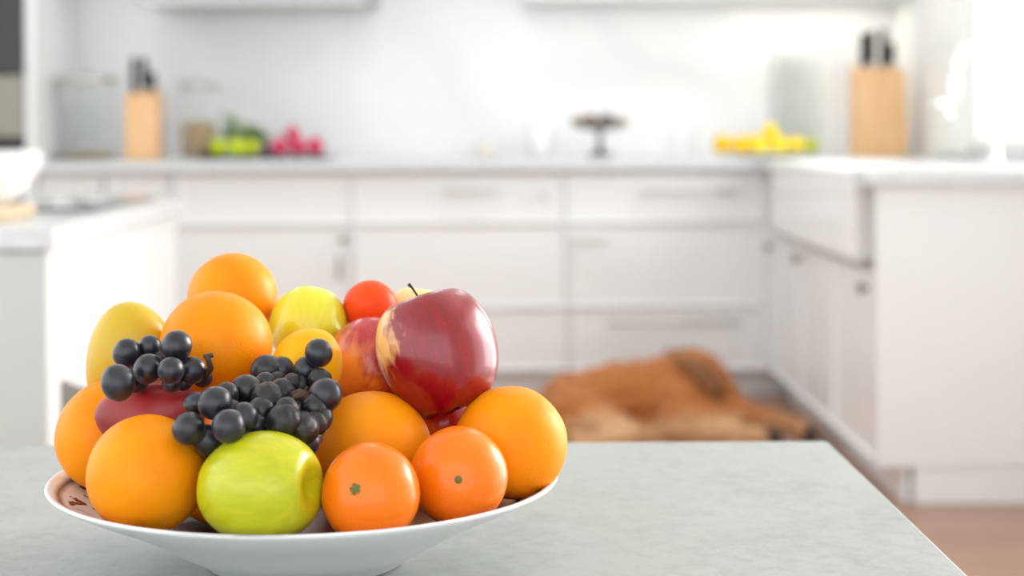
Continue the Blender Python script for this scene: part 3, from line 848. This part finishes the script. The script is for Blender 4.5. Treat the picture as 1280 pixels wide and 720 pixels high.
# tail curled along the floor behind
chain(bm, [(*dp(690, 530, .08), .05), (*dp(676, 548, .02), .035), (*dp(684, 555, -.1), .026)])
for vv in bm.verts: vv.co.z = max(vv.co.z, .004)
remeshed('body', bm, fur.m, dog, .010, 4, .034)
bm = bmesh.new()
chain(bm, [(*dp(846, 454, -.0), .03), (*dp(872, 464, -.085), .036), (*dp(890, 486, -.10), .040), (*dp(897, 498, -.105), .026)])
remeshed('ear', bm, fd.m, dog, .008, 4, .015)
bm = bmesh.new()
chain(bm, [(*dp(838, 448, .09), .03), (*dp(866, 446, .10), .03), (*dp(885, 456, .10), .03)])
remeshed('ear', bm, fd.m, dog, .008, 4, .012)
bm = bmesh.new(); chain(bm, [(*dp(934, 515, -.09), .017), (*dp(936, 516, -.093), .017)]); remeshed('nose', bm, npad, dog, .004, 2)
for q in ((1012, 545, -.115), (970, 551, -.20)):
    bm = bmesh.new(); chain(bm, [(*dp(q[0] - 5, q[1] - 5, q[2]), .022), (*dp(q[0] - 2, q[1] + 2, q[2]), .022)])
    for vv in bm.verts: vv.co.z = max(vv.co.z, .003)
    remeshed('paw_pad', bm, npad, dog, .005, 2)

# ------------------------------------------------------------------ the table
TZT = .73
o = obj('dining_island_top', boxbm(-1.35, .3125, .22, 1.527, TZT - .04, TZT), M['quartz'], bevel=.0025)
o.name = 'island_worktop'
rebase(o, (-.5, .9, TZT - .04)); tag(o, 'pale speckled quartz tabletop under the fruit bowl', 'table')
bm = bmesh.new(); box(bm, -1.30, .26, .35, 1.47, .08, TZT - .0405)
p = obj('island_base', bm, M['white'], bevel=.003); p.data.transform(Matrix.Translation(-Vector(o.location))); p.parent = o
bm = bmesh.new(); box(bm, -1.24, .20, .41, 1.41, .001, .0795)
p = obj('plinth', bm, M['white']); p.data.transform(Matrix.Translation(-Vector(o.location))); p.parent = o

# ------------------------------------------------------------------ fruit bowl
BX, BY = -.135, 1.11
prof = [(0, .004), (.060, .004), (.062, 0), (.068, 0), (.071, .005), (.090, .0135), (.106, .0240), (.122, .0330), (.150, .0452), (.168, .0542), (.1752, .0580),
        (.1752, .0602), (.1725, .0610), (.166, .0560), (.148, .0468), (.120, .0352), (.103, .0265), (.085, .0185), (.07, .0160), (0, .0155)]
o = obj('fruit_bowl', lathe(prof, 128), M['bowl'], smooth=True, loc=(BX, BY, TZT + .0005), subsurf=1)
o.data.transform(Matrix.Diagonal((1, .962, 1, 1)))
tag(o, 'wide white porcelain bowl with brown border holding the fruit', 'bowl')


# ------------------------------------------------------------------ fruit
def rot_to(axis, spin=0):
    return (Vector(axis).normalized().to_track_quat('Z', 'Y') @ Euler((0, 0, spin)).to_quaternion()).to_euler()


def citrus_fruit(name, px, py, rpx, Y, mat, label, cat, group=None, flat=.96, axis=(0, -.3, 1), calyx='button', seed=0, ex=1.0):
    r = rpx * Y / FPX
    c = W(px, py, Y)
    o_ = Vector((seed * 3.1, seed * 1.7, 0))
    def fn(t, a):
        d = Vector((math.sin(t) * math.cos(a), math.sin(t) * math.sin(a), math.cos(t)))
        k = 1 + .018 * (noise.noise(d * 1.6 + o_)) - .05 * math.exp(-(t / .22) ** 2)
        return d * r * k * Vector((1, 1, 1)).length / math.sqrt(3) if False else Vector((d.x * ex, d.y * ex, d.z * flat)) * r * k
    o = obj(name, grid_sphere(fn, 64, 44), mat, smooth=True, loc=c, rot=rot_to(axis, seed))
    tag(o, label, cat, group)
    zt = r * flat * .95
    if calyx == 'star':
        bm = bmesh.new()
        n = 5
        lathe([(0, .0012), (.0016, .0010), (.0022, .0002), (.0022, -.001)], 12, bm)
        for k in range(n):
            a = 2 * PI * k / n
            leaf_bm(bm, Vector((0, 0, .0006)), Vector((math.cos(a), math.sin(a), .02)), .0048, .0013)
        obj('calyx', bm, M['stem_green'], o, loc=(0, 0, zt))
    elif calyx == 'button':
        obj('stem_button', lathe([(0, .0014), (.0014, .0012), (.0024, .0003), (.0026, -.001)], 14), M['stem_green'], o, loc=(0, 0, zt))
    return o


def apple(px, py, rpx, Y, mat, label, group=None, axis=(0, 0, 1), spin=0, hs=.93, stem=.016, seed=0, sbend=.4, lobes=.02, name='apple', pw=.88):
    r = rpx * Y / FPX; c = W(px, py, Y)
    def fn(t, a):
        s = math.sin(t); k = 1 + .05 * math.cos(t)
        lob = 1 + lobes * math.cos(5 * a + seed) * (.35 + .65 * abs(math.cos(t)))
        rr = r * k * (abs(s) ** pw) * lob * (1 + .02 * math.cos(a - seed))
        z = hs * r * math.cos(t) - .34 * r * math.exp(-(t / .36) ** 2) + .22 * r * math.exp(-((PI - t) / .33) ** 2)
        z += lobes * r * .8 * math.cos(5 * a + seed) * math.exp(-((PI - t - .5) / .3) ** 2)
        return (rr * math.cos(a), rr * math.sin(a), z)
    o = obj(name, grid_sphere(fn, 72, 56), mat, smooth=True, loc=c, rot=rot_to(axis, spin))
    tag(o, label, 'apple', group)
    z0 = hs * r - .34 * r
    bm = bmesh.new()
    if stem > .004: tube(bm, [(0, 0, z0 - .001), (.0005, 0, z0 + stem * .5), (.002 + sbend * .004, 0, z0 + stem * .85), (.003 + sbend * .008, 0, z0 + stem)], [.0009, .0007, .0008, .0013], 8)
    if stem > .004: obj('stem', bm, M['stem_dark'], o, smooth=True)
    else: bm.free()
    zb = -(hs * r - .22 * r)
    bm = bmesh.new()
    for k in range(5):
        a = 2 * PI * k / 5; leaf_bm(bm, Vector((0, 0, zb - .0005)), Vector((math.cos(a), math.sin(a), -.5)), .005, .0015)
    obj('calyx', bm, M['stem_brown'], o)
    return o


GO = 'large oranges in the fruit bowl'
citrus_fruit('orange', 182, 591, 75, 1.019, M['orange'], 'large smooth orange at the front left, beside the green apple', 'orange', GO, .985, (-.2, .5, .8), None, 1)
citrus_fruit('orange', 637, 553, 71, 1.09, M['orange'], 'large orange at the right end of the bowl', 'orange', GO, .97, (.5, .5, .6), None, 2)
citrus_fruit('orange', 463, 562, 75, 1.087, M['orange'], 'large orange below the pink apple and above the front mandarin', 'orange', GO, .97, (.1, .6, .8), None, 3)
citrus_fruit('orange', 269, 431, 70, 1.13, M['orange_deep'], 'large orange behind the grapes at upper centre left', 'orange', GO, .985, (.1, .4, .9), None, 4)
citrus_fruit('orange', 290, 371, 56, 1.23, M['orange_deep'], 'orange at the very top back of the heap', 'orange', GO, 1, (.1, .4, .9), None, 5)
citrus_fruit('orange', 133, 541, 64, 1.119, M['orange_deep'], 'orange half hidden at the far left rim below the mango', 'orange', GO, 1.08, (.35, 0, 1), None, 6)
citrus_fruit('mandarin', 461, 616, 62.5, .99, M['mandarin'], 'front mandarin with a green star calyx beside the green apple', 'mandarin', 'mandarins in the bowl', .88, (-.27, -.88, .30), 'star', 7)
citrus_fruit('mandarin', 571, 595, 61.5, 1.027, M['mandarin'], 'front mandarin with a dimpled navel beside the right-end orange', 'mandarin', 'mandarins in the bowl', .92, (.02, -.95, .13), 'button', 8)
citrus_fruit('tangerine', 462, 383, 34.5, 1.217, M['tangerine'], 'small red-orange tangerine peeking up left of the red apple', 'tangerine', None, .95, (.1, .5, .8), None, 9)
apple(323, 609, 69, .99, M['apple_green'], 'bright green apple lying on its side at the bowl front', None, (.93, -.30, .10), .4, 1.21, .002, 1, lobes=.012, pw=.97)
apple(544, 441, 75, 1.11, M['apple_red'], 'big glossy dark red apple crowning the right of the heap', None, (-.30, .20, .9), 0, 1.13, .018, 2, lobes=.03)
apple(551, 532, 50, 1.165, M['apple_under'], 'red apple wedged underneath the big glossy red apple', None, (.1, .4, .9), .5, .95, .01, 3)
apple(467, 457, 62, 1.175, M['apple_pink'], 'pinkish red and orange apple tucked behind the big red one', None, (.1, .6, .8), 1, .97, .01, 4)
apple(385, 407, 49, 1.207, M['apple_yellow'], 'pale yellow-green apple at the back centre', None, (.1, .7, .6), 1, 1.0, .01, 5)
apple(521, 402, 45, 1.25, M['apple_cream'], 'pale cream apple barely showing over the top of the red apple', None, (.1, .3, .9), 1, 1.0, .006, 6)
o = ball('lemon', 44 * 1.109 / FPX, M['golden'], W(382, 456, 1.109), 'deep yellow lemon between the back orange and pinkish apple', 'lemon', None, sq=(1, 1, 1.08), nub=.04, rot=(0, .6, 0), seg=48)


def mango(px, py, Y, ax, bx, tilt, mat, label, depth=.85):
    """ax, bx half length and half width in pixels; tilt of the long axis from vertical"""
    s = Y / FPX; A, B = ax * s, bx * s
    def fn(t, a):
        k = 1 + .10 * math.cos(t) ; bend = .10 * A * math.sin(t) ** 2
        return (B * k * math.sin(t) * math.cos(a) + bend, B * depth * k * math.sin(t) * math.sin(a), A * math.cos(t))
    o = obj('mango', grid_sphere(fn, 56, 44), mat, smooth=True, loc=W(px, py, Y), rot=(0, tilt, 0))
    tag(o, label, 'mango')
    return o


mango(152, 444, 1.15, 70, 51, .28, M['mango_yellow'], 'yellow-green mango standing at the left of the heap')
mango(186, 515, 1.075, 69, 46, PI / 2 - .03, M['mango_red'], 'dull crimson mango lying under the left grapes', .8)
# hidden fruit that carries the upper layer
for k, (q, r) in enumerate([((-.1109, 1.2624, .8233), .037), ((-.1617, 1.0814, .7874), .037), ((-.115, 1.205, .793), .035), ((-.250, 1.205, .8185), .034), ((-.0400, 1.2250, .8200), .035), ((-.2, 1.14, .7813), .033)]):
    def fn(t, a, r=r): return (r * math.sin(t) * math.cos(a), r * math.sin(t) * math.sin(a), r * .98 * math.cos(t))
    o = obj('orange', grid_sphere(fn, 48, 32), M['orange'], smooth=True, loc=q)
    tag(o, 'orange buried inside the heap under the upper fruit', 'orange', 'oranges buried in the heap')

# water droplets on the red apple
ra = bpy.data.objects.get('apple.001')
for k, (px, py, r) in enumerate([(573, 431, .0013), (579, 406, .0016), (556, 414, .0013), (581, 420, .0009), (563, 401, .0008), (592, 452, .001)]):
    ap = W(543, 441, 1.11); R_ = .0405
    dx = (px - 543) * 1.11 / FPX; dz = -(py - 441) * 1.11 / FPX
    dy = -math.sqrt(max(0, R_ * R_ - dx * dx - dz * dz)) * .985
    bm = bmesh.new(); bmesh.ops.create_icosphere(bm, subdivisions=3, radius=r)
    o = obj('water_drop', bm, M['water'], ra, smooth=True)
    bpy.context.view_layer.update()
    o.matrix_parent_inverse = ra.matrix_world.inverted(); o.location = ap + Vector((dx, dy, dz))


def grape_bunch(label, base, grapes, stem_paths, wr=()):
    e = thing('grape_bunch', label, 'grapes', base, 'bunches of black grapes in the bowl')
    L = Vector(base)
    protos = {}
    for k, (px, py, r, Y) in enumerate(grapes):
        rr = r * 1.12 * Y / FPX
        wrk = k in wr
        sq = 1 + (k % 3) * .05
        def fn(t, a):
            d = Vector((math.sin(t) * math.cos(a), math.sin(t) * math.sin(a), math.cos(t)))
            q = 1 + (.07 * noise.noise(d * 2.6 + Vector((k, 0, 0))) if wrk else .02 * noise.noise(d * 1.5 + Vector((k, 0, 0))))
            return Vector((d.x, d.y, d.z * sq)) * rr * q
        rot = (random.uniform(-.8, .8), random.uniform(-1, 1), random.uniform(0, 3))
        obj('grape', grid_sphere(fn, 32, 22), M['raisin'] if wrk else M['grape'], e, smooth=True, loc=W(px, py, Y) - L, rot=rot)
    bm = bmesh.new()
    for path, rad in stem_paths:
        tube(bm, [W(*q) - L for q in path], rad, 8)
    obj('stem', bm, M['stem_brown'], e, smooth=True)
    return e


grape_bunch('small bunch of black grapes draped over the red mango', W(195, 480, 1.08),
            [(170, 476, 12, 1.06), (213, 476, 11, 1.05), (157, 439, 15.5, 1.068), (186, 431, 13, 1.075), (219, 431, 17.5, 1.06), (183, 459, 16, 1.05), (212, 461, 15, 1.04), (239, 461, 15, 1.058),
             (146, 476, 19, 1.03), (162, 471, 13, 1.055), (200, 447, 13, 1.075), (252, 470, 11, 1.07), (228, 476, 10, 1.06), (172, 448, 11, 1.08)],
            [([(255, 470, 1.06), (262, 458, 1.055), (259, 447, 1.052), (257, 443, 1.052)], .0022), ([(253, 444, 1.052), (265, 442, 1.052)], .0016),
             ([(190, 455, 1.08), (220, 455, 1.08), (255, 468, 1.07)], .0012)])
grape_bunch('larger bunch of black grapes behind the green apple, partly shrivelled', W(330, 540, 1.05),
            [(300, 540, 18, 1.01), (350, 548, 17, 1.015), (398, 520, 15, 1.03), (385, 545, 15, 1.02), (240, 553, 13, 1.02), (333, 463, 18.5, 1.085), (350, 462, 16, 1.088), (397, 440, 15.5, 1.07), (381, 461, 14, 1.075), (306, 487, 18.5, 1.045), (267, 502, 18.5, 1.005), (243, 503, 13, 1.02),
             (284, 531, 19, .985), (234, 534, 18.5, .995), (304, 519, 15, 1.0), (318, 530, 13, 1.01), (281, 492, 14, 1.03), (258, 548, 17, 1.005),
             (333, 496, 18, 1.03), (350, 490, 16, 1.045), (363, 479, 12, 1.06), (375, 482, 12, 1.062), (405, 493, 19, 1.035), (399, 474, 13, 1.06), (391, 508, 16, 1.03),
             (353, 526, 20, 1.005), (357, 512, 14, 1.01), (340, 540, 16, 1.01), (376, 535, 19, 1.01), (392, 528, 14, 1.02), (325, 512, 16, 1.02), (383, 552, 14, 1.015), (330, 478, 12, 1.06),
             (270, 565, 14, 1.02), (310, 548, 16, 1.02), (363, 552, 14, 1.02), (345, 476, 12, 1.07), (372, 508, 15, 1.035), (288, 512, 12, 1.02)],
            [([(360, 500, 1.045), (372, 492, 1.03), (384, 496, 1.03)], .004), ([(300, 515, 1.03), (335, 510, 1.045), (372, 497, 1.045), (392, 470, 1.07), (396, 450, 1.075)], .0014),
             ([(362, 505, 1.03), (368, 495, 1.02), (379, 490, 1.022)], .002)],
            wr=(18, 19, 20, 21, 23, 25, 26, 28, 29, 36))

# ------------------------------------------------------------------ light
w = bpy.data.worlds.new('daylight'); bpy.context.scene.world = w; w.use_nodes = True
bgn = w.node_tree.nodes['Background']; bgn.inputs[0].default_value = (.91, .965, 1.0, 1); bgn.inputs[1].default_value = 2.25


def area(name, loc, rot, sx, sy, power, col=(1, 1, 1)):
    d = bpy.data.lights.new(name, 'AREA'); d.shape = 'RECTANGLE'; d.size = sx; d.size_y = sy; d.energy = power; d.color = col
    o = bpy.data.objects.new(name, d); C.objects.link(o); o.location = loc; o.rotation_euler = rot; return o


area('window_daylight', (XR + .35, 5.2, 1.7), (0, PI / 2, 0), 1.1, 1.8, 45, (.97, .99, 1))
area('window_daylight', (XR + .7, 2.5, 1.4), (0, PI / 2, .75), 2.2, 1.8, 75, (1, .99, .97))
for x_, y_ in ((-1.3, 5.3), (-.2, 5.3), (.9, 5.3), (-1.3, 3.6), (-.2, 3.6), (.9, 3.6)):  # unseen fill lights added at ceiling height to brighten the kitchen
    d = bpy.data.lights.new('ceiling_fill', 'AREA'); d.shape = 'DISK'; d.size = .5; d.energy = (9.0 if x_ < -1 else 6.0) if y_ > 5 else 2.6; d.color = (.92, .97, 1)
    o = bpy.data.objects.new('ceiling_fill', d); C.objects.link(o); o.location = (x_, y_, ZC - .02)
area('under_cabinet_light', (.52, 6.56, 1.535), (0, 0, 0), .7, .05, .35, (1, .95, .86))
area('under_cabinet_light', (1.28, 6.56, 1.535), (0, 0, 0), .6, .05, 1.3, (1, .95, .86))
sun = bpy.data.lights.new('sun', 'SUN'); sun.energy = 2.2; sun.angle = math.radians(20); sun.color = (1, .95, .86)
so = bpy.data.objects.new('sun', sun); C.objects.link(so)
so.rotation_euler = Vector((.80, .58, .30)).to_track_quat('Z', 'Y').to_euler()

# ------------------------------------------------------------------ camera
cam = bpy.data.cameras.new('camera'); co = bpy.data.objects.new('camera', cam); C.objects.link(co)
cam.sensor_width = 36; cam.lens = FPX / 1280 * 36
cam.shift_x = (640 - CX) / 1280; cam.shift_y = -(360 - CY) / 1280
co.matrix_world = Matrix.Translation((0, 0, HC)) @ Matrix.Rotation(PI / 2, 4, 'X') @ Matrix.Rotation(-.005, 4, 'Z')
cam.dof.use_dof = True; cam.dof.focus_distance = 1.07; cam.dof.aperture_fstop = cam.lens / 12.5
cam.clip_start = .05
bpy.context.scene.camera = co
sc = bpy.context.scene
sc.view_settings.view_transform = 'Standard'; sc.view_settings.look = 'None'; sc.view_settings.gamma = 1; sc.view_settings.use_curve_mapping = False
sc.view_settings.exposure = 0
